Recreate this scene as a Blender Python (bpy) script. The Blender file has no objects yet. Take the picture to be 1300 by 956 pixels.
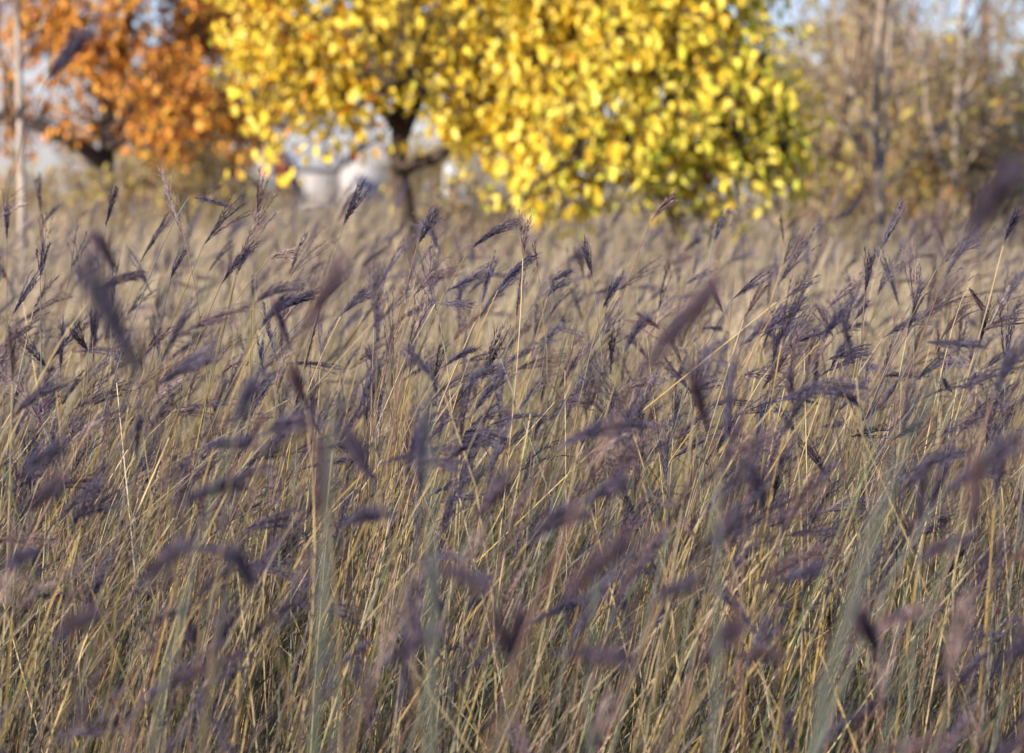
import bpy, math, random
import numpy as np
from mathutils import Vector

rng = np.random.default_rng(11)
random.seed(11)
C = bpy.context.scene.collection
sc = bpy.context.scene
F = 3686.0                      # focal length in pixels of the 1300 px wide photograph
HC = 1.45                       # camera height
PITCH = math.atan((478 - 200) / F)

def P(x, y, d):
    """point at forward distance d seen at pixel x, y of the photograph"""
    cx, cy = (x - 650) / F, (478 - y) / F
    cp, sp = math.cos(PITCH), math.sin(PITCH)
    vy = cp + cy * sp
    vz = -sp + cy * cp
    return np.array([cx / vy * d, d, HC + vz / vy * d])

def proj(p):
    cp, sp = math.cos(PITCH), math.sin(PITCH)
    dx, dy, dz = p[0], p[1], p[2] - HC
    dep = dy * cp - dz * sp
    up = dy * sp + dz * cp
    return 650 + F * dx / dep, 478 - F * up / dep

def unit(v):
    return v / np.maximum(np.linalg.norm(v, axis=-1, keepdims=True), 1e-9)

# ------------------------------------------------------------------ mesh pieces
class MB:
    def __init__(s):
        s.v, s.q, s.t, s.tq, s.tt, s.n = [], [], [], [], [], 0
    def quads(s, v, q, tint):
        s.v.append(v.reshape(-1, 3)); s.q.append(q + s.n)
        s.tq.append(np.broadcast_to(tint, (len(q),)).astype(np.float32)); s.n += v.reshape(-1, 3).shape[0]
    def ribbons(s, Pt, W, side, tint):
        """Pt n,k,3  W n,k  side n,3 or n,k,3  tint n"""
        n, k, _ = Pt.shape
        if side.ndim == 2: side = side[:, None, :]
        off = side * W[..., None] * .5
        v = np.stack([Pt - off, Pt + off], 2)                     # n,k,2,3
        base = (np.arange(n) * k * 2)[:, None] + (np.arange(k - 1) * 2)[None]
        q = np.stack([base, base + 1, base + 3, base + 2], -1).reshape(-1, 4)
        s.quads(v, q, np.repeat(tint, k - 1))
    def tubes(s, Pt, R, tint, m=5):
        n, k, _ = Pt.shape
        T = np.gradient(Pt, axis=1); T = unit(T)
        ref = np.where(np.abs(T[..., 2:3]) > .9, np.array([0, 1., 0]), np.array([0, 0, 1.]))
        A = unit(np.cross(T, ref)); B = np.cross(T, A)
        a = np.arange(m) / m * 2 * np.pi
        v = Pt[:, :, None] + R[:, :, None, None] * (A[:, :, None] * np.cos(a)[None, None, :, None] + B[:, :, None] * np.sin(a)[None, None, :, None])
        b = (np.arange(n) * k * m)[:, None, None] + (np.arange(k - 1) * m)[None, :, None]
        j = np.arange(m)[None, None]; j2 = (j + 1) % m
        q = np.stack([b + j, b + j2, b + m + j2, b + m + j], -1).reshape(-1, 4)
        s.quads(v, q, np.repeat(tint, (k - 1) * m))
    def leaves(s, pos, ax, side, L, W, tint, fold=.18):
        """folded leaf shapes: two quads sharing the midrib"""
        n = len(pos); nor = np.cross(ax, side)
        def pt(a, b, c): return pos + ax * (L * a)[:, None] + side * (W * b)[:, None] + nor * (W * c)[:, None]
        o = np.ones(n)
        v = np.stack([pt(0*o, 0*o, 0*o), pt(.3*o, -.48*o, fold*o), pt(.68*o, -.38*o, fold*o), pt(o, 0*o, -.12*o),
                      pt(.68*o, .38*o, fold*o), pt(.3*o, .48*o, fold*o)], 1)
        b = (np.arange(n) * 6)[:, None]
        q = np.concatenate([b + np.array([0, 1, 2, 3]), b + np.array([0, 3, 4, 5])], 1).reshape(-1, 4)
        s.quads(v, q, np.repeat(tint, 2))
    def build(s, name, mat, parent=None, smooth=False, origin=None):
        v = np.concatenate(s.v).astype(np.float32); q = np.concatenate(s.q).astype(np.int32); t = np.concatenate(s.tq)
        if origin is not None: v = v - np.asarray(origin, np.float32)
        me = bpy.data.meshes.new(name)
        me.vertices.add(len(v)); me.vertices.foreach_set('co', v.ravel())
        me.loops.add(len(q) * 4); me.loops.foreach_set('vertex_index', q.ravel())
        me.polygons.add(len(q)); me.polygons.foreach_set('loop_start', np.arange(len(q), dtype=np.int32) * 4)
        me.update(calc_edges=True)
        at = me.attributes.new('tint', 'FLOAT', 'FACE'); at.data.foreach_set('value', t)
        if smooth: me.polygons.foreach_set('use_smooth', np.ones(len(q), bool))
        me.materials.append(mat)
        o = bpy.data.objects.new(name, me); C.objects.link(o)
        if parent is not None: o.parent = parent
        return o

def tag(o, label=None, cat=None, group=None, kind=None):
    if label: o['label'] = label
    if cat: o['category'] = cat
    if group: o['group'] = group
    if kind: o['kind'] = kind
    return o

def empty(name, loc):
    o = bpy.data.objects.new(name, None); o.location = Vector([float(a) for a in loc]); C.objects.link(o)
    o.empty_display_size = .1
    return o

# ------------------------------------------------------------------ materials
def ramp_mat(name, stops, rough=.7, trans=0.0, noise=None, spec=.25, hue_noise=0.0, bump=0.0, tcol=1.0):
    """colour from the per-piece tint through a ramp, a little noise, optional translucency of thin leaves"""
    m = bpy.data.materials.new(name); m.use_nodes = True
    nt = m.node_tree; N = nt.nodes; Lk = nt.links; N.clear()
    out = N.new('ShaderNodeOutputMaterial'); pr = N.new('ShaderNodeBsdfPrincipled')
    at = N.new('ShaderNodeAttribute'); at.attribute_name = 'tint'
    src = at.outputs['Fac']
    geo = N.new('ShaderNodeNewGeometry')
    if hue_noise:
        nz = N.new('ShaderNodeTexNoise'); nz.inputs['Scale'].default_value = 1.1; nz.inputs['Detail'].default_value = 2
        Lk.new(geo.outputs['Position'], nz.inputs['Vector'])
        mr = N.new('ShaderNodeMath'); mr.operation = 'MULTIPLY_ADD'; mr.inputs[1].default_value = hue_noise; mr.inputs[2].default_value = -hue_noise * .5
        Lk.new(nz.outputs['Fac'], mr.inputs[0])
        ad = N.new('ShaderNodeMath'); ad.operation = 'ADD'; Lk.new(src, ad.inputs[0]); Lk.new(mr.outputs[0], ad.inputs[1]); src = ad.outputs[0]
    rp = N.new('ShaderNodeValToRGB'); e = rp.color_ramp.elements
    while len(e) > 1: e.remove(e[-1])
    e[0].position = stops[0][0]; e[0].color = (*stops[0][1], 1)
    for p_, c_ in stops[1:]:
        k = e.new(p_); k.color = (*c_, 1)
    Lk.new(src, rp.inputs[0]); col = rp.outputs[0]
    if noise:
        nz = N.new('ShaderNodeTexNoise'); nz.inputs['Scale'].default_value = noise[0]; nz.inputs['Detail'].default_value = 4
        Lk.new(geo.outputs['Position'], nz.inputs['Vector'])
        r2 = N.new('ShaderNodeMapRange'); r2.inputs[1].default_value = .3; r2.inputs[2].default_value = .7
        r2.inputs[3].default_value = 1 - noise[1]; r2.inputs[4].default_value = 1 + noise[1]
        Lk.new(nz.outputs['Fac'], r2.inputs[0])
        mx = N.new('ShaderNodeVectorMath'); mx.operation = 'SCALE'; Lk.new(col, mx.inputs[0]); Lk.new(r2.outputs[0], mx.inputs['Scale']); col = mx.outputs[0]
        if bump:
            bp = N.new('ShaderNodeBump'); bp.inputs['Strength'].default_value = bump; bp.inputs['Distance'].default_value = .02
            Lk.new(nz.outputs['Fac'], bp.inputs['Height']); Lk.new(bp.outputs[0], pr.inputs['Normal'])
    Lk.new(col, pr.inputs['Base Color']); pr.inputs['Roughness'].default_value = rough
    pr.inputs['Specular IOR Level'].default_value = spec
    if trans:
        tl = N.new('ShaderNodeBsdfTranslucent'); ms = N.new('ShaderNodeMixShader'); ms.inputs[0].default_value = trans
        Lk.new(col, tl.inputs['Color']); Lk.new(pr.outputs[0], ms.inputs[1]); Lk.new(tl.outputs[0], ms.inputs[2]); Lk.new(ms.outputs[0], out.inputs[0])
    else: Lk.new(pr.outputs[0], out.inputs[0])
    return m

M = {}
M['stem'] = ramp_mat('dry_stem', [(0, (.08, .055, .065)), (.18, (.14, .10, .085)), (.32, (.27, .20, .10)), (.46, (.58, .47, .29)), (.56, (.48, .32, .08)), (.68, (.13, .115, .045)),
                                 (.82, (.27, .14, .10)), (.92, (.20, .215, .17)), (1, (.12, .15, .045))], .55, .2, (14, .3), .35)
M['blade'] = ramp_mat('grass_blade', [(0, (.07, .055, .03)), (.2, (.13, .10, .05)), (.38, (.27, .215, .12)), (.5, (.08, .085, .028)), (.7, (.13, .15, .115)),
                                  (.82, (.12, .08, .085)), (.93, (.07, .10, .028)), (1, (.045, .10, .02))], .6, .35, (9, .3), .3)  # near-meadow blades coloured darker to stand in for shade over the front
M['head'] = ramp_mat('seed_head', [(0, (.05, .034, .045)), (.2, (.068, .055, .085)), (.4, (.145, .13, .195)), (.55, (.10, .080, .105)), (.68, (.14, .08, .085)), (.76, (.18, .085, .07)),
                                 (.85, (.28, .19, .17)), (1, (.42, .33, .30))], .65, .3, (60, .35), .2)
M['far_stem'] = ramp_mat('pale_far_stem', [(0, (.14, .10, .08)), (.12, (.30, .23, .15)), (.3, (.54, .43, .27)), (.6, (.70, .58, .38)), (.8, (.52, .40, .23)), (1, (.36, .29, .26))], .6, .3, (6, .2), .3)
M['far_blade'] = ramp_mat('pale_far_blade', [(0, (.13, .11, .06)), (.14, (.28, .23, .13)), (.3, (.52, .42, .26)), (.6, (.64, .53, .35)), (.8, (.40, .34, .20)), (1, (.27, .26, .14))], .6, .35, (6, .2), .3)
M['yellow'] = ramp_mat('yellow_leaf', [(0, (.74, .26, .03)), (.12, (.78, .42, .03)), (.3, (.88, .62, .04)), (.5, (.91, .71, .13)), (.7, (.89, .70, .06)), (.88, (.56, .56, .05)), (1, (.32, .42, .05))],
                       .5, .26, None, .3, .3)
M['lime'] = ramp_mat('yellow_green_leaf', [(0, (.80, .40, .03)), (.2, (.86, .60, .04)), (.45, (.90, .74, .12)), (.66, (.74, .70, .07)), (.85, (.46, .55, .06)), (1, (.28, .42, .05))],
                     .5, .26, None, .3, .4)
M['orange'] = ramp_mat('orange_leaf', [(0, (.50, .17, .04)), (.3, (.76, .30, .05)), (.6, (.84, .42, .06)), (.85, (.86, .54, .07)), (1, (.80, .62, .10))],
                       .5, .26, None, .3, .3)
M['dull'] = ramp_mat('dull_leaf', [(0, (.26, .16, .09)), (.3, (.40, .28, .16)), (.55, (.44, .38, .15)), (.75, (.50, .42, .12)), (.88, (.66, .48, .08)), (1, (.66, .26, .05))],
                     .6, .4, None, .2)
M['bark_dark'] = ramp_mat('dark_bark', [(0, (.05, .037, .03)), (1, (.10, .075, .06))], .9, 0, (25, .45), .1, 0, .5)
M['bark_pale'] = ramp_mat('pale_bark', [(0, (.28, .22, .17)), (1, (.42, .35, .28))], .85, 0, (14, .4), .15, 0, .5)
M['twig'] = ramp_mat('grey_twig', [(0, (.17, .12, .085)), (.5, (.28, .205, .145)), (1, (.40, .31, .23))], .85, 0, (20, .3), .1)

# ------------------------------------------------------------------ ground, sky, sun, camera
def simple(name, col, rough=.8, noise=(3, .2), bump=0.0, col2=None, spec=.2):
    m = bpy.data.materials.new(name); m.use_nodes = True; N = m.node_tree.nodes; L = m.node_tree.links
    b = N['Principled BSDF']; b.inputs['Roughness'].default_value = rough; b.inputs['Specular IOR Level'].default_value = spec
    tc = N.new('ShaderNodeTexCoord'); nz = N.new('ShaderNodeTexNoise'); nz.inputs['Scale'].default_value = noise[0]; nz.inputs['Detail'].default_value = 6
    L.new(tc.outputs['Object'], nz.inputs['Vector'])
    rp = N.new('ShaderNodeValToRGB'); rp.color_ramp.elements[0].position = .3; rp.color_ramp.elements[1].position = .7
    k = noise[1]
    rp.color_ramp.elements[0].color = (*[c * (1 - k) for c in col], 1)
    rp.color_ramp.elements[1].color = (*(col2 if col2 else [min(1, c * (1 + k)) for c in col]), 1)
    L.new(nz.outputs['Fac'], rp.inputs[0]); L.new(rp.outputs[0], b.inputs['Base Color'])
    if bump:
        bp = N.new('ShaderNodeBump'); bp.inputs['Strength'].default_value = bump; L.new(nz.outputs['Fac'], bp.inputs['Height']); L.new(bp.outputs[0], b.inputs['Normal'])
    return m

def gz(x, y):
    """terrain height: level meadow that falls gently away behind the trees"""
    t = np.clip((y - 70) / 70, 0, 1); return -2.5 * (t * t * (3 - 2 * t)) - .014 * np.maximum(0, y - 165)

gy = np.concatenate([np.linspace(-60, 60, 25), np.linspace(64, 160, 40), np.array([200, 300, 500, 1000, 3000.])])
gx = np.concatenate([[-3000, -800, -200], np.linspace(-90, 90, 37), [200, 800, 3000.]])
GX, GY = np.meshgrid(gx, gy); GZ = gz(GX, GY)
g = MB(); nx, ny = len(gx), len(gy)
i0 = (np.arange(ny - 1)[:, None] * nx + np.arange(nx - 1)[None]).ravel()
g.quads(np.stack([GX, GY, GZ], -1), np.stack([i0, i0 + 1, i0 + nx + 1, i0 + nx], -1), .5)
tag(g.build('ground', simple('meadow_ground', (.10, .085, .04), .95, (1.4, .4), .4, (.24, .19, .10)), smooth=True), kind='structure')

w = bpy.data.worlds.new('World'); sc.world = w; w.use_nodes = True
sky = w.node_tree.nodes.new('ShaderNodeTexSky'); sky.sky_type = 'NISHITA'; sky.sun_disc = False
SUN_EL = math.radians(18)
sdir = Vector((-.74, -.55, 0)).normalized() * math.cos(SUN_EL) + Vector((0, 0, math.sin(SUN_EL)))   # towards the sun
sky.sun_elevation = SUN_EL
sky.sun_rotation = math.atan2(sdir.x, sdir.y)
sky.dust_density = .3; sky.air_density = 1.0; sky.ozone_density = 5.0
bg = w.node_tree.nodes['Background']; bg.inputs[1].default_value = .115
sm = w.node_tree.nodes.new('ShaderNodeVectorMath'); sm.operation = 'MULTIPLY'; sm.inputs[1].default_value = (.99, .90, 1.13)   # the late-autumn sky has a lavender cast
w.node_tree.links.new(sky.outputs[0], sm.inputs[0]); w.node_tree.links.new(sm.outputs[0], bg.inputs[0])
sl = bpy.data.lights.new('sun', 'SUN'); sl.energy = 5.0; sl.angle = math.radians(.5); sl.color = (1, .89, .74)
so = bpy.data.objects.new('sun', sl); C.objects.link(so); so.rotation_euler = sdir.to_track_quat('Z', 'Y').to_euler()
so.location = (-20, -15, 20)

cam = bpy.data.cameras.new('camera'); co = bpy.data.objects.new('camera', cam); C.objects.link(co)
cam.sensor_width = 36; cam.lens = 36 * F / 1300; cam.clip_start = .05; cam.clip_end = 6000
co.location = (0, 0, HC); co.rotation_euler = (math.pi / 2 - PITCH, 0, 0)
cam.dof.use_dof = True; cam.dof.focus_distance = 4.1; cam.dof.aperture_fstop = 6.4; cam.dof.aperture_blades = 0
sc.camera = co
sc.view_settings.view_transform = 'Standard'; sc.view_settings.look = 'None'; sc.view_settings.exposure = 0.88
sc.cycles.max_bounces = 6; sc.cycles.transmission_bounces = 4; sc.cycles.transparent_max_bounces = 4
sc.cycles.diffuse_bounces = 4
sc.cycles.use_denoising = True

# ------------------------------------------------------------------ meadow grass (uncountable) 
LEFT = 1.6
def half(d, extra): return .176 * d + extra

def sample(n, d0, d1, extra):
    """n roots spread evenly over the wedge in front of the camera"""
    out = []
    while sum(len(a) for a in out) < n:
        d = rng.uniform(d0, d1, n * 2); hw = half(d, extra) + LEFT / 2; keep = rng.uniform(0, half(d1, extra) + LEFT / 2, n * 2) < hw
        d = d[keep]; x = rng.uniform(-1, 1, len(d)) * (half(d, extra) + LEFT / 2) - LEFT / 2
        out.append(np.stack([x, d], 1))
    return np.concatenate(out)[:n]

def blade_curve(root, H, lean, droop, k):
    t = np.linspace(0, 1, k)[None, :, None]
    n = len(root)
    z = np.array([0, 0, 1.])
    base = np.concatenate([root, np.zeros((n, 1))], 1)[:, None]
    P_ = base + z * (H[:, None, None] * t * (1 - droop[:, None, None] * t ** 2)) + lean[:, None] * H[:, None, None] * (t * .35 + t ** 2 * .65)
    return P_

def tints(n, patch=None):
    return rng.uniform(0, 1, n)

def field(d0, d1, dens, extra, name_b, wscale, kseg, hscale=1.0, leafshare=.45):
    area = .176 * (d1 ** 2 - d0 ** 2) + (2 * extra + LEFT) * (d1 - d0)
    n = int(area * dens)
    pts = sample(n, d0, d1, extra)
    # clumps: shift roots towards tuft centres
    cell = .16
    ctr = np.floor(pts / cell) * cell + cell / 2 + np.random.default_rng(3).uniform(-.03, .03, pts.shape)
    pts = pts * .65 + ctr * .35
    patch = .5 + .5 * np.sin(pts[:, 0] * 2.1 + 1.3 * np.sin(pts[:, 1] * 1.7)) * np.cos(pts[:, 1] * 1.3 + pts[:, 0])
    isleaf = rng.uniform(0, 1, n) < leafshare
    mb_s, mb_l = MB(), MB()
    for leaf, mb in ((False, mb_s), (True, mb_l)):
        idx = np.where(isleaf == leaf)[0]; m = len(idx)
        H = (rng.normal(.74, .17, m) if leaf else rng.normal(.96, .13, m)) * hscale
        H = np.clip(H * (1 + .06 * (patch[idx] - .5)), .25, 1.28)
        H = np.minimum(H, np.where(pts[idx, 1] < 2.9, .78, 9))
        lean = np.stack([rng.normal(.20, .22, m) + rng.choice([0, .6, -.45], m, p=[.86, .09, .05]), rng.normal(0, .2, m), np.zeros(m)], 1) * (1.4 if leaf else 1.0)
        droop = np.abs(rng.normal(0, .22, m)) if leaf else np.abs(rng.normal(0, .05, m))
        Pt = blade_curve(pts[idx], H, lean, droop, kseg)
        t = np.linspace(0, 1, kseg)[None]
        if leaf:
            W = (rng.uniform(.004, .0085, m)[:, None] * np.sqrt(np.clip(1 - t, 0.01, 1)) * (.6 + .4 * np.minimum(1, t * 4))) * wscale
        else:
            W = rng.uniform(.0011, .0026, m)[:, None] * (1.15 - .55 * t) * wscale
        a = rng.normal(0, .8, m); side = np.stack([np.cos(a), np.sin(a), rng.normal(0, .1, m)], 1)
        tt = np.clip(rng.uniform(0, 1, m) + (patch[idx] - .5) * .4, 0, 1)
        mb.ribbons(Pt, W, unit(side), tt)
    return mb_s, mb_l

mbs, mbl = field(2.95, 7.5, 1250, 1.3, '', 1.0, 7)
# the meadow goes on beside and behind the camera and shades the front edge of what it sees
n = 30000; q_ = np.stack([rng.uniform(-5.2, 2.4, n), rng.uniform(-3.6, 2.95, n)], 1)
q_ = q_[(q_[:, 1] < -.25) | (np.abs(q_[:, 0]) > .176 * np.maximum(q_[:, 1], 0) + .42)]; n = len(q_)
for leaf, mb in ((False, mbs), (True, mbl)):
    p_ = q_[: n // 2] if leaf else q_[n // 2:]; m = len(p_); H = np.clip(rng.normal(.80 if leaf else 1.04, .12, m), .3, 1.3)
    lean = np.stack([rng.normal(.16, .14, m), rng.normal(0, .12, m), np.zeros(m)], 1); t = np.linspace(0, 1, 7)[None]; a = rng.uniform(0, 3.14, m)
    Pt = blade_curve(p_, H, lean, np.abs(rng.normal(0, .15, m)), 7)
    mb.ribbons(Pt, rng.uniform(.003, .007, m)[:, None] * (1.1 - .6 * t), np.stack([np.cos(a), np.sin(a), 0 * a], 1), rng.uniform(0, 1, m))
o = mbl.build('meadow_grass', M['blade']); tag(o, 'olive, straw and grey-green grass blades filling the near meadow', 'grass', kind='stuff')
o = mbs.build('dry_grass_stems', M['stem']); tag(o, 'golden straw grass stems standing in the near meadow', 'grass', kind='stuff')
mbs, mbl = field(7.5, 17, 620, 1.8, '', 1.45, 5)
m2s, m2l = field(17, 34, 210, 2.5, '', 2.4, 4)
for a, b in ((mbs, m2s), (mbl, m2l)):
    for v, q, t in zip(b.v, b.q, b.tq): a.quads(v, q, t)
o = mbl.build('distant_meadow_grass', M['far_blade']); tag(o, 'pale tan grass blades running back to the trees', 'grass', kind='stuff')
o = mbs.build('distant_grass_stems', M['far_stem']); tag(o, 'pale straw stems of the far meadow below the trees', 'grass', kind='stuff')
# thatch and green undergrowth low between the stems
n = 16000; pts = sample(n, 1.0, 9, 1.4)
H = rng.uniform(.12, .42, n); lean = np.stack([rng.normal(.1, .5, n), rng.normal(0, .5, n), np.zeros(n)], 1)
Pt = blade_curve(pts, H, lean, np.abs(rng.normal(0, .3, n)), 4); t = np.linspace(0, 1, 4)[None]
u = MB(); a = rng.uniform(0, 3.14, n)
u.ribbons(Pt, rng.uniform(.005, .010, n)[:, None] * (1.05 - t), np.stack([np.cos(a), np.sin(a), 0 * a], 1), np.clip(rng.normal(.8, .2, n), 0, 1))
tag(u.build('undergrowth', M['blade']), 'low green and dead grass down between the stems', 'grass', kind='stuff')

# ------------------------------------------------------------------ seed-headed stalks
def bez(p0, p1, p2, p3, k):
    t = np.linspace(0, 1, k)[:, None]
    return (1 - t) ** 3 * p0 + 3 * (1 - t) ** 2 * t * p1 + 3 * (1 - t) * t * t * p2 + t ** 3 * p3

def make_head(mb, r, lod):
    """racemes fanning from the stalk's top, each strung with spikelets and awns"""
    hb, hd, droop, L, nr, spread, tint = r['b'], r['hd'], r['droop'], r['L'], r['nr'], r['spread'], r['tint']
    rg = np.random.default_rng(r['seed'])
    ax = unit(hd); ref = np.array([0, 1., 0]) if abs(ax[1]) < .9 else np.array([1., 0, 0])
    A = unit(np.cross(ax, ref)); B = np.cross(ax, A)
    ang = rg.uniform(0, 2 * np.pi, nr); sp = spread * np.sqrt(rg.uniform(.02, 1, nr))
    dirs = hd[None] + (A[None] * np.cos(ang)[:, None] + B[None] * np.sin(ang)[:, None]) * sp[:, None]
    curl = (A[None] * np.cos(ang)[:, None] + B[None] * np.sin(ang)[:, None]) * (rg.normal(-.10, .22, nr) * spread * 2.2)[:, None]
    s0 = np.sort(rg.uniform(0, .22, nr)) * L * r.get('stag', 1.0)
    ln = L * rg.uniform(.62, 1.0, nr) - s0 * .6
    k = 7 if lod == 0 else (5 if lod == 1 else 3)
    t = np.linspace(0, 1, k)[None, :, None]
    start = hb[None] + hd[None] * s0[:, None]
    Pt = start[:, None] + ln[:, None, None] * (dirs[:, None] * t + (droop[None, None] + curl[:, None]) * .5 * t ** 2)
    tn = np.clip(tint + rg.normal(0, .05, nr), 0, 1)
    wr = {0: .0010, 1: .0018, 2: .0042}[lod] * r.get('fat', 1)
    side = unit(rg.normal(0, 1, (nr, 3)))
    tt = np.linspace(0, 1, k)[None]
    if lod == 2:
        W = np.full((nr, 1), wr) * (1.1 - .6 * tt) * np.minimum(1, .5 + tt * 3)
        mb.ribbons(Pt, W, unit(np.stack([np.cos(ang), np.sin(ang) * .4, np.sin(ang * 3) * .5], 1)), tn)
        return
    mb.ribbons(Pt, np.full((nr, 1), wr) * (1.2 - .7 * tt), side, tn)
    m = 26 if lod == 0 else 12
    # spikelets
    u_ = np.linspace(.06, .99, m)[None, :, None] * np.ones((nr, 1, 1))
    D = dirs[:, None] + (droop[None, None] + curl[:, None]) * u_
    pos = start[:, None] + ln[:, None, None] * (dirs[:, None] * u_ + (droop[None, None] + curl[:, None]) * .5 * u_ ** 2)
    D = unit(D).reshape(-1, 3); pos = pos.reshape(-1, 3); K = len(pos)
    rv = unit(np.cross(D, unit(rg.normal(0, 1, (K, 3)))))
    d2 = unit(D + rv * rg.uniform(.18, .5, (K, 1)))
    SL = rg.uniform(.0045, .0075, K) * (1 if lod == 0 else 1.45) * r.get('fat', 1); SW = SL * rg.uniform(.16, .27, K)
    sd = unit(np.cross(d2, unit(rg.normal(0, 1, (K, 3)))))
    v = np.stack([pos, pos + d2 * (SL * .45)[:, None] - sd * (SW * .5)[:, None], pos + d2 * SL[:, None], pos + d2 * (SL * .45)[:, None] + sd * (SW * .5)[:, None]], 1)
    q = (np.arange(K) * 4)[:, None] + np.arange(4)[None]
    mb.quads(v, q, np.clip(np.repeat(tn, m) + rg.normal(0, .07, K), 0, 1))
    # awns
    if lod == 0:
        sel = rg.uniform(0, 1, K) < .97
        p0 = (pos + d2 * (SL * .8)[:, None])[sel]; dd = unit(d2[sel] + rg.normal(0, .22, (sel.sum(), 3))); AL = rg.uniform(.005, .014, sel.sum())
        Pa = np.stack([p0, p0 + dd * AL[:, None]], 1)
        Wa = np.stack([np.full(len(AL), .00055), np.full(len(AL), .0001)], 1)
        mb.ribbons(Pa, Wa, unit(np.cross(dd, rg.normal(0, 1, dd.shape))), np.clip(np.repeat(tn, m)[sel] + .22, 0, 1))

def make_stem(mb, r, k=12, ribbon=False):
    c = bez(r['root'], r['c1'], r['c2'], r['b'], k)
    R = np.linspace(.0013, .0007, k) * r.get('sr', 1)
    tn = np.array([r['stint']])
    if ribbon:
        mb.ribbons(c[None], (R * 2.2)[None], np.array([[.9, .43, 0]]), tn)
    else: mb.tubes(c[None], R[None], tn, 5)
    return c

def make_blade(mb, r, c, rg):
    """a leaf that leaves the stem at a node and arches away"""
    i = rg.integers(3, 8); p = c[i]; H = rg.uniform(.16, .34)
    a = rg.uniform(-.6, .6) + (0 if rg.uniform() < .7 else math.pi)
    h = np.array([math.cos(a), math.sin(a), 0])
    t = np.linspace(0, 1, 8)[:, None]
    pt = p + h * H * (t * .45 + t ** 2 * .4) + np.array([0, 0, 1.]) * H * (t * .95 - t ** 2 * rg.uniform(.35, .9))
    W = rg.uniform(.003, .006) * np.sqrt(np.clip(1 - t[:, 0], .01, 1))
    mb.ribbons(pt[None], W[None], unit(np.array([[-math.sin(a) + .3, math.cos(a), .2]])), np.array([rg.uniform(0, .8)]))

seedc = [100]
def record(b, tip, tint, nr, spread, d, sag=.25, fat=1.0, rootdx=None, L=None, stint=None):
    seedc[0] += 1
    rg = np.random.default_rng(seedc[0])
    b = np.asarray(b, float); tip = np.asarray(tip, float)
    L = np.linalg.norm(tip - b)
    v = (tip - b) / L
    droop = np.array([.06, 0, -sag])
    hd = v - droop * .5
    lean = rootdx if rootdx is not None else float(np.clip(v[0], -.9, .9)) * .22 + rg.normal(.06, .05)
    root = np.array([b[0] - lean, b[1] + rg.normal(0, .06), 0.0])
    hn = unit(hd); back = .16 * b[2] if hn[2] > .1 else .08
    c2 = b - hn * back - np.array([0, 0, .08 * b[2]])
    c1 = root + np.array([lean * .18, 0, .5 * b[2]])
    return dict(b=b, hd=hd, droop=droop, L=L, nr=nr, spread=spread, tint=tint, seed=seedc[0], root=root, c1=c1, c2=c2,
                d=d, tip=tip, fat=fat, stint=stint if stint is not None else float(rg.choice([.05, .15, .3, .68, .7, .8, .92] if d < 3 else [.15, .3, .4, .5, .55, .65, .8, .92])), hero=False)

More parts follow.
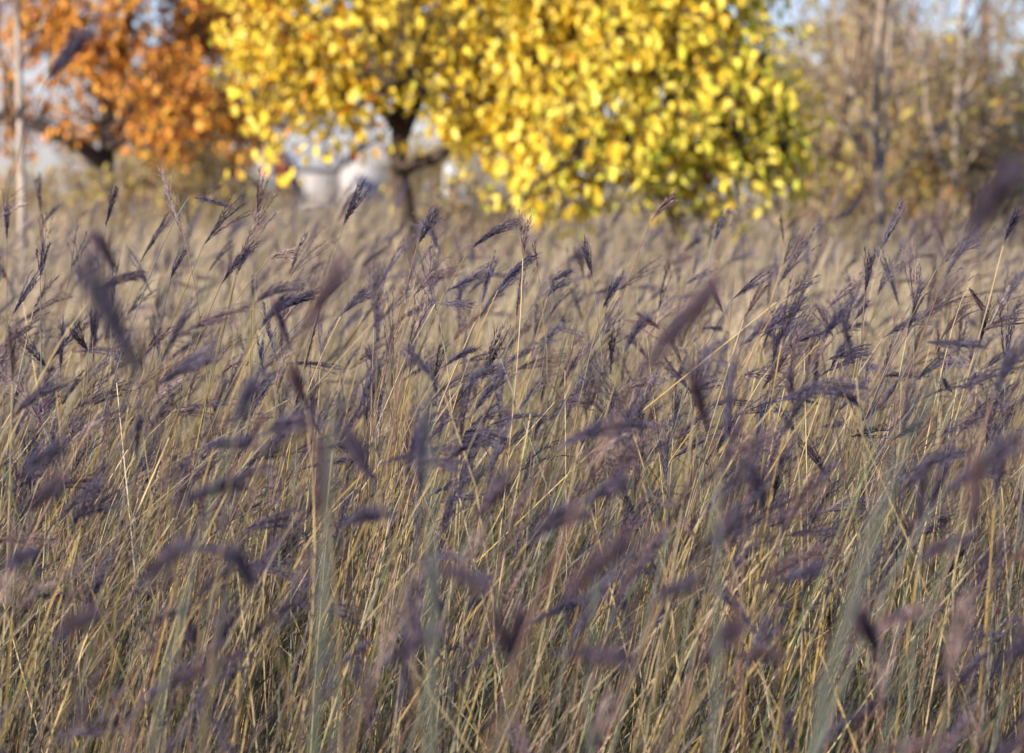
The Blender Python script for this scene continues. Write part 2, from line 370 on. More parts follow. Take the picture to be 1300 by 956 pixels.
# prominent stalks read off the photograph: head base px, head tip px, distance, tint, racemes, spread, sag
HERO = [
 (57,108,106,42,2.5,.10,11,.16,.15), (303,333,341,250,3.9,.86,6,.24,.1), (280,362,327,306,3.9,.02,7,.22,.2), (664,328,668,272,3.9,.80,8,.25,0),
 (594,320,656,280,3.9,.33,10,.16,.45), (434,290,469,231,3.6,.12,8,.24,.2), (530,312,557,264,4.2,.28,8,.25,.35), (985,368,1036,290,3.7,.50,7,.2,.1),
 (944,406,976,350,3.8,.70,6,.2,.1), (1098,376,1106,318,3.9,.04,7,.22,0), (1172,434,1252,442,3.4,.27,11,.14,.1), (1048,458,1104,448,3.8,.15,8,.22,.2),
 (800,492,916,352,1.62,.47,12,.12,.1), (190,500,106,330,1.45,.10,13,.14,.1), (14,532,76,482,3.1,.14,9,.2,.4), (198,492,278,448,2.9,.30,10,.15,.3),
 (1213,316,1276,216,1.5,.38,13,.13,.15), (985,512,1100,500,3.3,.32,12,.2,.7), (596,532,652,464,3.6,.30,10,.2,.3), (632,368,677,326,4.0,.22,9,.18,.3),
 (705,572,824,544,2.9,.36,12,.2,.8), (664,694,748,640,2.5,.30,13,.28,.5), (600,670,650,600,2.6,.42,10,.22,.3), (240,700,302,716,2.3,.34,10,.16,.8),
 (536,716,620,744,1.7,.40,11,.14,.2), (650,850,632,778,1.8,.42,6,.08,0), (648,850,662,778,1.8,.42,6,.08,0), (1185,640,1310,556,2.2,.36,13,.14,.35),
 (1262,500,1306,436,2.9,.15,9,.2,.2), (972,656,950,588,2.7,.38,9,.24,.2), (228,642,306,618,2.3,.33,11,.16,.5), (28,662,86,608,2.3,.42,10,.2,.3),
 (424,672,490,648,2.5,.12,9,.22,.3), (478,622,438,552,2.3,.40,10,.26,.2), (18,612,76,572,2.5,.12,10,.22,.3), (248,570,322,562,2.8,.20,9,.18,.2),
 (326,556,398,530,2.7,.34,11,.22,.6), (300,550,318,486,2.2,.26,9,.14,.1), (380,430,442,334,2.1,.5,11,.16,.1), (894,592,922,548,3.9,.04,7,.22,.2),
 (902,556,874,464,2.4,.48,9,.12,.1), (698,784,800,686,1.75,.47,12,.16,.2), (736,645,800,604,2.6,.32,10,.24,.5), (1150,602,1238,574,3.3,.18,9,.12,.3),
 (765,392,790,348,4.1,.10,8,.26,.2), (752,352,742,306,4.4,.06,7,.26,0), (980,742,1044,724,2.5,.20,9,.2,.2), (878,858,942,786,1.9,.44,10,.18,.3),
 (900,706,944,656,2.4,.36,10,.22,.4), (134,290,149,238,4.4,.05,7,.16,.1), (51,352,52,310,4.3,.03,6,.26,0), (112,446,92,412,3.9,.02,6,.32,0),
 (118,432,120,396,4.1,.05,6,.2,0), (700,356,726,346,4.6,.2,7,.2,.1), (1040,505,1098,486,3.5,.30,9,.18,.5), (1210,500,1200,484,4.0,.02,4,.2,0),
 (1230,364,1248,392,4.2,.5,6,.2,0), (1274,312,1292,270,3.6,.04,8,.2,.2), (588,486,640,466,3.7,.22,9,.18,.4), (560,468,606,440,3.8,.3,8,.14,.3),
 (372,450,344,380,3.1,.46,8,.08,0), (345,402,402,372,3.8,.12,9,.22,.4), (432,402,470,368,4.2,.3,8,.2,.3), (300,352,318,310,4.4,.3,7,.2,.1),
 (340,330,380,320,4.2,.82,6,.16,.4), (1000,440,1050,420,4.0,.34,8,.22,.2), (1084,408,1102,384,4.6,.3,7,.2,.1), (920,400,902,360,4.8,.5,7,.2,.1),
 (840,420,812,400,4.2,.5,6,.2,.1), (776,508,836,484,3.7,.84,8,.18,.7), (560,590,630,552,3.3,.25,9,.16,.5), (520,590,600,596,3.0,.36,9,.14,.6),
 (120,372,180,350,3.3,.4,10,.14,.5), (152,350,128,300,2.4,.48,8,.12,0), (60,700,20,712,2.2,.28,9,.14,.4), (700,830,800,846,2.0,.42,9,.16,.4),
 (1120,430,1180,400,4.4,.3,8,.2,.4), (1060,432,1040,392,4.4,.48,7,.2,0), (1250,470,1270,452,4.1,.3,7,.2,.1), (390,520,372,470,2.6,.48,8,.12,0),
 (416,700,408,560,1.75,.46,9,.06,0), (1235,690,1240,600,1.9,.48,10,.08,0), (560,240+85,548,290,6.0,.2,6,.16,0), (1008,520,1000,470,3.4,.42,8,.16,0),
 (1120,840,1090,780,1.9,.44,10,.2,.3), (330,760,300,700,2.0,.28,8,.1,0), (165,760,235,690,1.9,.36,10,.14,.3), (240,250,290,262,4.3,.3,5,.08,.2),
 (1160,716,1215,690,2.3,.36,9,.16,.5), (820,770,880,740,2.0,.4,9,.16,.3), (480,850,560,800,1.9,.42,10,.16,.3), (60,820,120,780,1.9,.4,9,.16,.4),
]
recs = []
for (bx, by, tx, ty, d, tint, nr, spr, sag) in HERO:
    b = P(bx, by, d); tip = P(tx, ty, d)
    v = tip - b; tip = tip + np.array([0, rng.normal(0, .25) * np.linalg.norm(v), 0])
    nr = int(nr * 1.8) if d < 3 else int(nr * 1.25)
    r = record(b, tip, tint, nr, spr, d, sag, 1.0); r['hero'] = True; recs.append(r)
# the bright straw stalk crossing the picture and two more sharp ones keep bright stems
for i, s_ in ((1, .58), (3, .5), (8, .42), (7, .82)): recs[i]['stint'] = s_

def wild(n, d0, d1, extra, hmean, hsig):
    out = []
    pts = sample(n, d0, d1, extra)
    for x, y in pts:
        h = float(np.clip(rng.normal(hmean, hsig), .6, 1.36))
        u_ = rng.uniform()
        if u_ < .68: th = rng.normal(38, 20)
        elif u_ < .82: th = rng.normal(82, 12)
        elif u_ < .93: th = rng.normal(3, 10)
        else: th = rng.normal(-28, 14)
        ph = rng.normal(0, .5)
        th = math.radians(th)
        v = np.array([math.sin(th) * math.cos(ph), math.sin(th) * math.sin(ph) + rng.normal(0, .1), math.cos(th)]); v = unit(v)
        L = float(np.clip(rng.normal(.090, .018), .045, .13))
        tnt = float(rng.choice([.02, .08, .18, .28, .36, .44, .52, .62, .72, .85, .95], p=[.10, .12, .14, .14, .12, .08, .11, .07, .05, .04, .03]))
        b = np.array([x, y, h - L * .3])
        open_ = rng.uniform() < .35
        out.append(record(b, b + v * L, tnt, int(rng.integers(4, 7)) if open_ else int(rng.integers(7, 12)), rng.uniform(.24, .40) if open_ else rng.uniform(.14, .26), y, rng.uniform(.05, .55)))
    return out
recs += wild(230, 2.2, 3.0, .9, 1.0, .12)
recs += wild(190, 2.0, 3.0, .7, .84, .12)
recs += wild(2000, 3.0, 5.5, .8, 1.04, .13)
recs += wild(1150, 5.5, 9, 1.2, 1.08, .11)
recs += wild(1600, 9, 17, 1.8, 1.08, .10)
recs += wild(600, 17, 32, 2.5, 1.06, .09)

def score(r):
    x0, y0 = proj(r['b']); x1, y1 = proj(r['tip'])
    if not (-10 < (x0 + x1) / 2 < 1310 and -10 < (y0 + y1) / 2 < 966): return -1
    return math.hypot(x1 - x0, y1 - y0) * (10 if r['hero'] else 1)
for r in recs: r['s'] = score(r)
recs.sort(key=lambda r: -r['s'])
things, rest = recs[:300], recs[300:]
# in the tall meadow nothing stands taller than a hand above the camera

# labels: look, posture, place beside landmarks
def word_color(t): return 'near-black' if t < .07 else 'dark purple' if t < .25 else 'slate violet' if t < .47 else 'purple-brown' if t < .58 else 'red-brown' if t < .78 else 'rusty straw'
COLS = [(75, 'below the slender pale trunk'), (200, "below the orange tree's trunk"), (330, "below the orange tree's right half"), (500, 'below the far house'),
        (640, "below the yellow tree's trunk"), (780, "below the yellow crown's middle"), (920, 'below the yellow-green tree'), (1050, "below the lime crown's edge"),
        (1180, 'below the pale forked trunk'), (9999, 'below the rightmost bare trees')]
ROWS = [(330, 'at the treeline'), (430, 'upper meadow'), (530, 'central meadow'), (640, 'middle meadow'), (760, 'lower meadow'), (9999, 'bottom edge')]
from collections import defaultdict
bucket = defaultdict(list)
for r in things:
    x0, y0 = proj(r['b']); x1, y1 = proj(r['tip']); x, y = (x0 + x1) / 2, (y0 + y1) / 2
    a = math.degrees(math.atan2(x1 - x0, y0 - y1))
    po = 'upright' if abs(a) < 14 else 'leaning right' if 0 < a < 62 else 'swept level right' if 0 < a < 100 else 'nodding right' if a > 0 else 'leaning left' if a > -62 else 'swept left'
    fo = 'large blurred' if r['d'] < 2.05 else 'blurred' if r['d'] < 2.9 else 'sharp' if r['d'] < 5 else 'small soft'
    c = next(n_ for lim, n_ in COLS if x < lim); w_ = next(n_ for lim, n_ in ROWS if y < lim)
    bucket[f"{fo} {word_color(r['tint'])} grass head {po}, {w_}, {c}"].append((x, y, r))
ORD = ['', 'leftmost', 'second', 'third', 'fourth', 'fifth', 'sixth']
for lab, lst in bucket.items():
    lst.sort(key=lambda a: a[0])
    for i, (x, y, r) in enumerate(lst):
        if len(lst) == 1: r['label'] = lab
        elif len(lst) == 2: r['label'] = ('left ' if i == 0 else 'right ') + lab.replace('grass head', 'head')
        else: r['label'] = (ORD[min(i + 1, 6)] + ' ' if i else 'leftmost ') + lab.replace('grass head', 'head').replace('below the', 'below').replace("right-hand ", '').replace("-green crown's right edge", '-green crown edge')
for r in things:
    root = r['root']; e = empty('grass_stalk', root)
    tag(e, r['label'], 'grass stalk', 'purple-headed grass stalks standing in the meadow')
    ms, mh = MB(), MB(); rg = np.random.default_rng(r['seed'] + 9999)
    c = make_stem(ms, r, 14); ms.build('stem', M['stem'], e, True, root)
    make_head(mh, r, 0); mh.build('seed_head', M['head'], e, False, root)
    if rg.uniform() < .75:
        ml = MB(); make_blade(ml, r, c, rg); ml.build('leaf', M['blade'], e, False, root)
ms, mh = MB(), MB()
for r in rest:
    d = r['d']; lod = 0 if d < 4.6 else 1 if d < 9 else 2
    if lod == 2: r['fat'] = 1.0 if d < 17 else 1.3; r['nr'] = min(r['nr'], 6)
    make_head(mh, r, lod)
    r['sr'] = 1 if d < 7 else 1.6
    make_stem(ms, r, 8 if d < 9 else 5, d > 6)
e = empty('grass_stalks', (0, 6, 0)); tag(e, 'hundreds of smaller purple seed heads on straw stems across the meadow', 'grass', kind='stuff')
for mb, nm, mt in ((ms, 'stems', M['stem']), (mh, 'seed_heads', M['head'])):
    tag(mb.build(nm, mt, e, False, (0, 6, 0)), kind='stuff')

# broad out-of-focus leaves close to the lens
def close_leaf(px, d, wmm, tint, label, k=16):
    pts = np.array([P(x, y, d) for x, y in px]); root = np.array([pts[0][0] - .04, d + .05, 0.0])
    allp = np.vstack([root[None], pts])
    seg = np.r_[0, np.cumsum(np.linalg.norm(np.diff(allp, axis=0), axis=1))]; s = np.linspace(0, seg[-1], k)
    c = np.stack([np.interp(s, seg, allp[:, j]) for j in range(3)], 1)
    for _ in range(2): c[1:-1] = (c[:-2] + c[1:-1] * 2 + c[2:]) / 4
    W = wmm / 1000 * np.sqrt(np.clip(1 - np.linspace(0, 1, k) ** 2, .003, 1))
    mb = MB()
    off = np.array([.08, .99, 0.]) * .18
    T = unit(np.gradient(c, axis=0)); side = unit(np.cross(T, np.array([.25, 1., .1])))
    mid = c + np.array([0, 1., 0]) * (W * .18)[:, None]         # shallow V fold along the midrib
    for sgn in (-1, 1):
        edge = c + side * (W * .5 * sgn)[:, None]
        v = np.stack([mid, edge], 1).reshape(-1, 3); b_ = np.arange(k - 1) * 2
        mb.quads(v, np.stack([b_, b_ + 1, b_ + 3, b_ + 2], -1), tint)
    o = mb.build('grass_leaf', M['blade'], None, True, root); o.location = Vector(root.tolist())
    tag(o, label, 'grass leaf', 'broad blurred grass leaves close to the camera')
close_leaf([(1000, 960), (1070, 740), (1130, 600), (1192, 452)], 1.45, 10, .70, 'widest blurred grey-green leaf slanting up right, below the pale forked trunk')
close_leaf([(548, 960), (546, 760), (552, 620), (545, 470)], 1.6, 7, .70, "tall upright blurred grey-green leaf below the yellow tree's trunk")
close_leaf([(395, 960), (400, 760), (432, 560), (428, 400)], 1.7, 7, .66, 'upright blurred olive-grey leaf below the far house')
close_leaf([(905, 960), (915, 760), (920, 640), (908, 520)], 1.75, 6, .70, 'upright blurred grey-green leaf below the yellow-green tree, low middle')
close_leaf([(170, 960), (210, 820), (270, 640), (300, 520)], 1.8, 6, .64, "blurred green leaf slanting right below the orange tree's right half")
close_leaf([(1085, 960), (1160, 840), (1200, 700), (1262, 560)], 1.9, 5, .62, 'thin blurred leaf slanting right near the right-hand bottom corner')
close_leaf([(770, 960), (700, 840), (790, 620)], 2.1, 5, .7, 'thin blurred leaf low below the yellow crown, bent in the middle')

# ------------------------------------------------------------------ trees
def spline(pts, k):
    pts = np.asarray(pts, float); seg = np.r_[0, np.cumsum(np.linalg.norm(np.diff(pts, axis=0), axis=1))]
    s = np.linspace(0, seg[-1], k); c = np.stack([np.interp(s, seg, pts[:, j]) for j in range(3)], 1)
    for _ in range(3): c[1:-1] = (c[:-2] + c[1:-1] * 2 + c[2:]) / 4
    return c

def leafy_tree(name, label, trunk, limbs, blobs, ncl, per, leafL, mat, bark, seed, group=None, tintf=None, gap=.3, droopy=.8, clear=(), r0=.07, twigmat=None):
    """trunk and limbs: world polylines (with radii); blobs: (centre, radii) ellipsoids that the leaf clumps fill"""
    rg = np.random.default_rng(seed); root = np.asarray(trunk[0], float)
    e = empty(name, root); tag(e, label, 'tree', group)
    k = 14; mb = MB(); c = spline(trunk, k); c += rg.normal(0, .006, c.shape)
    R = np.linspace(r0, r0 * .45, k); R[0] *= 1.35
    mb.tubes(c[None], R[None], np.array([.4]), 9); mb.build('trunk', bark, e, True, root)
    skel = [c[4:]]
    for pl, ra, rb in limbs:
        mb = MB(); l = spline(pl, 16); l[1:] += np.cumsum(rg.normal(0, .008, (15, 3)), 0)
        mb.tubes(l[None], np.linspace(ra, rb, 16)[None], np.array([.5]), 7); mb.build('limb', bark, e, True, root)
        skel.append(l)
    S = np.concatenate(skel)
    # clump centres
    ctr = []; vol = np.array([np.prod(b[1]) ** .8 for b in blobs]); vol = vol / vol.sum()
    off = rg.uniform(0, 10, 3)
    while len(ctr) < ncl:
        b = blobs[rg.choice(len(blobs), p=vol)]
        v = unit(rg.normal(0, 1, 3)) * rg.uniform(.25, 1) ** .5
        p = b[0] + v * b[1]
        f = math.sin(p[0] * 3.1 + off[0]) * math.sin(p[2] * 3.7 + off[1]) * math.sin(p[1] * 2.9 + off[2])
        if f < -.18 and rg.uniform() < .8: continue
        if p[2] < .75: continue
        px_, py_ = proj(p); hit = False
        for cl_ in clear:                                  # thin spots of the crown, where the limbs show
            for (ax_, ay_), (bx_, by_) in zip(cl_[:-1], cl_[1:]):
                tt_ = min(1, max(0, ((px_ - ax_) * (bx_ - ax_) + (py_ - ay_) * (by_ - ay_)) / ((bx_ - ax_) ** 2 + (by_ - ay_) ** 2)))
                if math.hypot(px_ - ax_ - tt_ * (bx_ - ax_), py_ - ay_ - tt_ * (by_ - ay_)) < 17: hit = True
        if hit and rg.uniform() < .8: continue
        ctr.append(p)
    ctr = np.array(ctr)
    near = np.array([S[np.argmin(((S - p) ** 2).sum(1) + 3 * np.maximum(0, S[:, 2] - p[2]) ** 2 * 0)] for p in ctr])
    # twigs from the limbs to the clumps
    tw = MB(); kk = 7; t = np.linspace(0, 1, kk)[None, :, None]
    mid = (ctr + near) / 2 + np.array([0, 0, .18]) * np.linalg.norm(ctr - near, axis=1)[:, None] + rg.normal(0, .06, ctr.shape)
    tp = (1 - t) ** 2 * near[:, None] + 2 * (1 - t) * t * mid[:, None] + t ** 2 * ctr[:, None]
    tw.tubes(tp, np.linspace(.011, .003, kk)[None] * np.ones((len(ctr), 1)), rg.uniform(.2, .8, len(ctr)), 4)
    # side twiglets
    for rep in range(2):
        d_ = unit(rg.normal(0, 1, ctr.shape) + np.array([0, 0, -.2])) * rg.uniform(.12, .3, (len(ctr), 1))
        st = tp[:, 4]; q_ = np.stack([st, st + d_ * .5, st + d_ + np.array([0, 0, -.04])], 1)
        tw.tubes(q_, np.array([[.005, .004, .002]]) * np.ones((len(ctr), 1)), rg.uniform(.2, .8, len(ctr)), 3)
    tw.build('twigs', twigmat or bark, e, False, root)
    n = ncl * per
    ci = np.repeat(np.arange(ncl), per)
    along = rg.uniform(.35, 1.05, n)[:, None]
    pos = near[ci] * (1 - along) ** 2 + 2 * along * (1 - along) * mid[ci] + along ** 2 * ctr[ci]
    pos = pos + rg.normal(0, .085, (n, 3)) * np.array([1, 1, .8])
    ax = unit(rg.normal(0, .55, (n, 3)) + np.array([0, 0, -droopy]))
    side = unit(np.cross(ax, rg.normal(0, 1, (n, 3)) + np.array([0, .9, .4])))
    L = leafL * rg.uniform(.5, 1.3, n); W = L * rg.uniform(.45, .62, n)
    ti = tintf(pos, rg) if tintf else rg.uniform(0, 1, n)
    lf = MB(); lf.leaves(pos, ax, side, L, W, np.clip(ti, 0, 1)); cr = lf.build('crown', mat, e, False, root)
    return e

def bare_tree(name, label, x, d, h, seed, r0, bark, twigm, leafmat=None, nleaf=0, leafL=.06, forks=3, spread=.35, group=None, stems=1, lean=0.0, cat='tree', levels=3, leaftint=(0, 1), path=None, extra=(), fork_t=(.25, .95), zleaf=(0,9)):
    rg = np.random.default_rng(seed); root = P(x, 300, d); root[2] = float(gz(0, d))
    e = empty(name, root); tag(e, label, cat, group)
    br = {0: [], 1: [], 2: [], 3: []}
    def grow(p, dr, ln, r, lv):
        k = 9; pts = [p]; d_ = dr.copy()
        for i in range(k - 1):
            d_ = unit(d_ + rg.normal(0, .07 + .03 * lv, 3) + np.array([0, 0, .05])); pts.append(pts[-1] + d_ * ln / (k - 1))
        pts = np.array(pts); br[lv].append((pts, np.linspace(r, r * (.45 if lv < 2 else .3), k)))
        if lv < levels:
            nb = int(forks * (4.2 if lv == 0 else 1.9 if lv == 1 else 1.5))
            for j in range(nb):
                t = rg.uniform(*fork_t) if lv == 0 else rg.uniform(.15, .97); i = int(t * (k - 1)); q = pts[i]
                a = rg.uniform(0, 2 * math.pi); out = np.array([math.cos(a), math.sin(a), 0])
                nd = unit(d_ * .7 + np.array([0, 0, .35]) + out * rg.uniform(.6, 1.3) * (spread * 2))
                grow(q, nd, ln * rg.uniform(.38, .62) * (1 - .3 * t), r * (1 - .45 * t) * .5, lv + 1)
    for s in range(stems):
        a = rg.uniform(0, 2 * math.pi); o_ = np.array([math.cos(a), math.sin(a), 0]) * (0 if stems == 1 else .12)
        dr = unit(np.array([lean, 0, 1.]) + (o_ * rg.uniform(1, 5) if stems > 1 else 0))
        if path is not None and s == 0:
            grow_pts = spline(path, 12); br[0].append((grow_pts, np.linspace(r0, r0 * .5, 12)))
            for j in range(int(forks * 3.5)):
                i = int(rg.integers(3, 11)); aa = rg.uniform(0, 2 * math.pi); out = np.array([math.cos(aa), math.sin(aa) * .6, 0])
                grow(grow_pts[i], unit(np.array([0, 0, 1.]) + out * rg.uniform(.5, 1.2)), h * rg.uniform(.25, .45), r0 * .4, 1)
        else:
            grow(root + o_, dr, h * rg.uniform(.75, 1.0), r0, 0)
    mb = MB()
    for p_, r_ in br[0]: mb.tubes(p_[None], r_[None], np.array([rg.uniform(.2, .9)]), 8)
    mb.build('trunk' if stems == 1 else 'stems', bark, e, True, root)
    for pl, ra, rb in extra:
        l = spline(pl, 14); l[1:] += np.cumsum(rg.normal(0, .008, (13, 3)), 0); mb = MB()
        mb.tubes(l[None], np.linspace(ra, rb, 14)[None], np.array([.7]), 7); mb.build('limb', bark, e, True, root)
        for j in range(5):
            i = int(rg.integers(3, 13)); aa = rg.uniform(0, 2 * math.pi); out = np.array([math.cos(aa), math.sin(aa) * .6, 0])
            grow(l[i], unit(np.array([0, 0, 1.]) + out * rg.uniform(.5, 1.2)), h * rg.uniform(.18, .35), rb * .8, 1)
    mb = MB()
    for lv in (1, 2, 3):
        for p_, r_ in br[lv]: mb.tubes(p_[None], np.maximum(r_, .0022)[None], np.array([rg.uniform(0, 1)]), 5 if lv == 1 else 3)
    mb.build('branches', twigm, e, True, root)
    if nleaf and leafmat:
        T = np.concatenate([p_[3:] for lv in (1, 2, 3) for p_, _ in br[lv]])
        T = T[(T[:, 2] > zleaf[0]) & (T[:, 2] < zleaf[1])]
        pos = T[rg.integers(0, len(T), nleaf)] + rg.normal(0, .03, (nleaf, 3))
        ax = unit(rg.normal(0, .6, (nleaf, 3)) + np.array([0, 0, -.6])); side = unit(np.cross(ax, rg.normal(0, 1, (nleaf, 3))))
        L = leafL * rg.uniform(.6, 1.25, nleaf)
        lf = MB(); lf.leaves(pos, ax, side, L, L * .55, rg.uniform(*leaftint, nleaf)); lf.build('foliage', leafmat, e, False, root)
    return e

# yellow tree
D = 16.0
def bl(x, y, d, rx, ry, rz): return (P(x, y, d), np.array([rx, ry, rz]))
def G(x, d): p = P(x, 300, d); p[2] = 0; return p
tr = [G(520, D), P(518, 262, D), P(508, 215, D), P(500, 170, D + .05), P(512, 110, D + .1)]
limbs = [([P(512, 215, D), P(560, 195, D - .1), P(640, 140, D - .3), P(700, 70, D - .3), P(760, -60, D - .3)], .04, .015),
         ([P(570, 60, D - .1), P(600, 95, D - .4), P(645, 128, D - .5), P(690, 182, D - .6), P(700, 215, D - .6)], .036, .018),
         ([P(508, 180, D), P(530, 110, D + .1), P(560, 50, D + .2), P(600, -60, D + .3), P(620, -180, D + .3)], .042, .012),
         ([P(506, 165, D), P(450, 110, D - .1), P(390, 70, D - .2), P(330, 40, D - .2)], .032, .01),
         ([P(512, 110, D + .1), P(500, 30, D), P(470, -80, D - .1), P(460, -220, D)], .034, .01),
         ([P(600, 145, D - .2), P(650, 150, D - .4), P(690, 185, D - .5), P(740, 200, D - .6)], .024, .009),
         ([P(560, 40, D + .3), P(540, 100, D - .6), P(480, 120, D - 1.0)], .02, .008)]
blobs = [bl(400, 45, D, .48, .8, .48), bl(345, 105, D + .1, .24, .5, .36), bl(480, 85, D - .2, .48, .7, .3), bl(600, 25, D, .6, .9, .45), bl(560, -130, D, 1.1, 1.2, .6),
         bl(440, 128, D - .3, .28, .4, .13), bl(640, 190, D - .5, .2, .4, .18), bl(700, 70, D - .3, .6, .8, .5), bl(690, 180, D - .5, .32, .5, .36),
         bl(390, 182, D - .3, .18, .2, .15), bl(720, 250, D - .5, .34, .4, .14), bl(800, 10, D - .2, .5, .8, .5), bl(655, 120, D - .6, .3, .4, .3), bl(400, -60, D, .7, .9, .5), bl(345, 180, D - .1, .12, .3, .2), bl(520, 60, D - .5, .5, .3, .3), bl(572, 165, D - .6, .18, .2, .16), bl(575, 120, D - .4, .3, .4, .3), bl(600, 60, D - .3, .4, .5, .3), bl(400, 200, D - .5, .16, .15, .09), bl(660, 60, D - .5, .6, .4, .4), bl(665, 190, D - .8, .24, .2, .2)]
def ty(pos, rg):
    n = len(pos); return rg.beta(2.2, 2.2, n) * .75 + .12 - (pos[:, 0] < -.7) * rg.uniform(0, .3, n) * rg.integers(0, 2, n)
leafy_tree('yellow_tree', 'golden yellow autumn tree with dark forking trunk left of centre', tr, limbs, blobs, 860, 15, .074, M['yellow'], M['bark_dark'], 5, clear=[[(545, 40), (600, 95), (650, 130), (690, 180)], [(510, 150), (540, 110), (565, 60)], [(440, 100), (520, 130)]], tintf=ty, r0=.078)
# yellow-green tree to the right of it
D2 = 15.4
tr = [G(860, D2), P(858, 262, D2), P(852, 210, D2), P(846, 150, D2), P(850, 80, D2 + .1)]
limbs = [([P(850, 190, D2), P(820, 140, D2 - .1), P(780, 90, D2 - .1), P(750, 20, D2)], .032, .01),
         ([P(848, 150, D2), P(900, 90, D2 + .1), P(940, 20, D2 + .2), P(960, -90, D2 + .2)], .034, .01),
         ([P(852, 200, D2), P(910, 170, D2 - .3), P(970, 160, D2 - .4), P(1005, 190, D2 - .4)], .018, .006),
         ([P(850, 80, D2), P(850, 0, D2), P(840, -120, D2)], .03, .01),
         ([P(850, 205, D2), P(790, 200, D2 - .4), P(730, 215, D2 - .6)], .022, .008)]
blobs = [bl(800, 205, D2 - .3, .42, .5, .26), bl(880, 130, D2 - .2, .52, .7, .42), bl(940, 60, D2, .28, .6, .4), bl(965, 150, D2 - .2, .24, .45, .3), bl(850, 30, D2, .42, .7, .4),
         bl(900, 235, D2 - .3, .42, .4, .14), bl(985, 205, D2, .15, .3, .18), bl(760, 130, D2 - .3, .35, .5, .35), bl(850, -110, D2, .75, .9, .5), bl(715, 258, D2 - .2, .30, .3, .10), bl(945, 265, D2-.1, .2, .3, .08)]
def tl(pos, rg):
    n = len(pos); return rg.beta(2.2, 2.4, n) * .84 + .05
leafy_tree('yellow_green_tree', 'yellow-green autumn tree drooping to the grass right of centre', tr, limbs, blobs, 680, 15, .070, M['lime'], M['bark_dark'], 8, clear=[[(690, 180), (650, 130), (600, 95)], [(845, 150), (815, 120), (800, 60)]], tintf=tl, r0=.055)
# orange tree
D3 = 24.0
tr = [G(142, D3), P(140, 250, D3), P(136, 215, D3), P(132, 180, D3), P(140, 120, D3 + .1)]
limbs = [([P(134, 208, D3), P(105, 190, D3 - .2), P(60, 170, D3 - .3), P(20, 156, D3 - .3), P(-50, 140, D3 - .3)], .075, .035),
         ([P(132, 180, D3), P(170, 130, D3), P(220, 70, D3 + .1), P(250, -20, D3 + .1)], .07, .02),
         ([P(136, 150, D3), P(120, 90, D3), P(90, 30, D3), P(70, -60, D3)], .06, .02),
         ([P(140, 120, D3), P(160, 40, D3), P(170, -80, D3)], .06, .02),
         ([P(134, 190, D3), P(190, 165, D3 - .4), P(250, 150, D3 - .6), P(300, 150, D3 - .6)], .05, .015)]
blobs = [bl(90, 60, D3, .55, .9, .5), bl(180, 20, D3, .9, 1.1, .5), bl(270, 60, D3, .42, .8, .6), bl(90, 130, D3 - .3, .35, .5, .28), bl(40, 90, D3, .3, .5, .4), bl(180, 90, D3 - .4, .6, .6, .4),
         bl(270, 165, D3 - .4, .36, .5, .24), bl(230, 140, D3 - .4, .45, .6, .3), bl(150, -100, D3, 1.3, 1.3, .6), bl(15, 185, D3, .2, .3, .2), bl(0, 20, D3, .3, .6, .4), bl(300, -30, D3, .5, .7, .5), bl(300, 195, D3 - .3, .26, .4, .2), bl(330, 110, D3, .4, .5, .5), bl(110, 160, D3 + .3, .25, .3, .16), bl(240, 205, D3 - .3, .3, .4, .14), bl(335, 175, D3 - .2, .2, .3, .25), bl(215, 185, D3 - .4, .3, .4, .16)]
def to(pos, rg):
    n = len(pos); return rg.beta(2, 2.2, n) * .8 + .05 + np.clip((pos[:, 0] + 2.6) * .25, 0, .3) * rg.uniform(0, 1, n)
leafy_tree('orange_tree', 'orange autumn tree with thick dark low limb at the left', tr, limbs, blobs, 960, 12, .072, M['orange'], M['bark_dark'], 15, tintf=to, r0=.11, gap=.4)

# slender pale trunk at the far left
d = 14.0
bare_tree('slender_tree', 'slender pale-barked bare sapling in front of the orange tree', 27, d, 2.6, 21, .024, M['bark_pale'], M['twig'], M['orange'], 30, .06, 2.2, .22,
          path=[G(30, d), P(28, 250, d), P(26, 170, d), P(25, 90, d), P(22, 20, d), P(16, -90, d), P(20, -200, d)])
# bare trees on the right
bt = [('pale forked bare tree rising behind the right of the meadow', 1122, 19, 3.6, 31, .031, 'bark_pale', 2.6, .3, 1, 50),
      ('bare grey tree with crooked stem right of the forked one', 1212, 20, 3.8, 32, .03, 'bark_pale', 2.6, .32, 1, 60),
      ('dark-stemmed bare tree beside the yellow-green crown', 1022, 21, 3.4, 33, .045, 'bark_dark', 2.6, .3, 1, 120),
      ('bare many-twigged tree at the right edge of the picture', 1290, 22, 4.2, 34, .04, 'bark_pale', 2.8, .3, 1, 80),
      ('thin bare tree between dark-stemmed and forked trees', 1068, 25, 4.2, 35, .035, 'twig', 2.8, .28, 1, 120),
      ('tall thin bare tree behind the forked pale trunk', 1165, 27, 4.6, 36, .035, 'twig', 2.8, .28, 1, 120),
      ('bare hazy tree far back at the right edge', 1255, 30, 4.8, 37, .04, 'twig', 2.8, .3, 1, 120)]
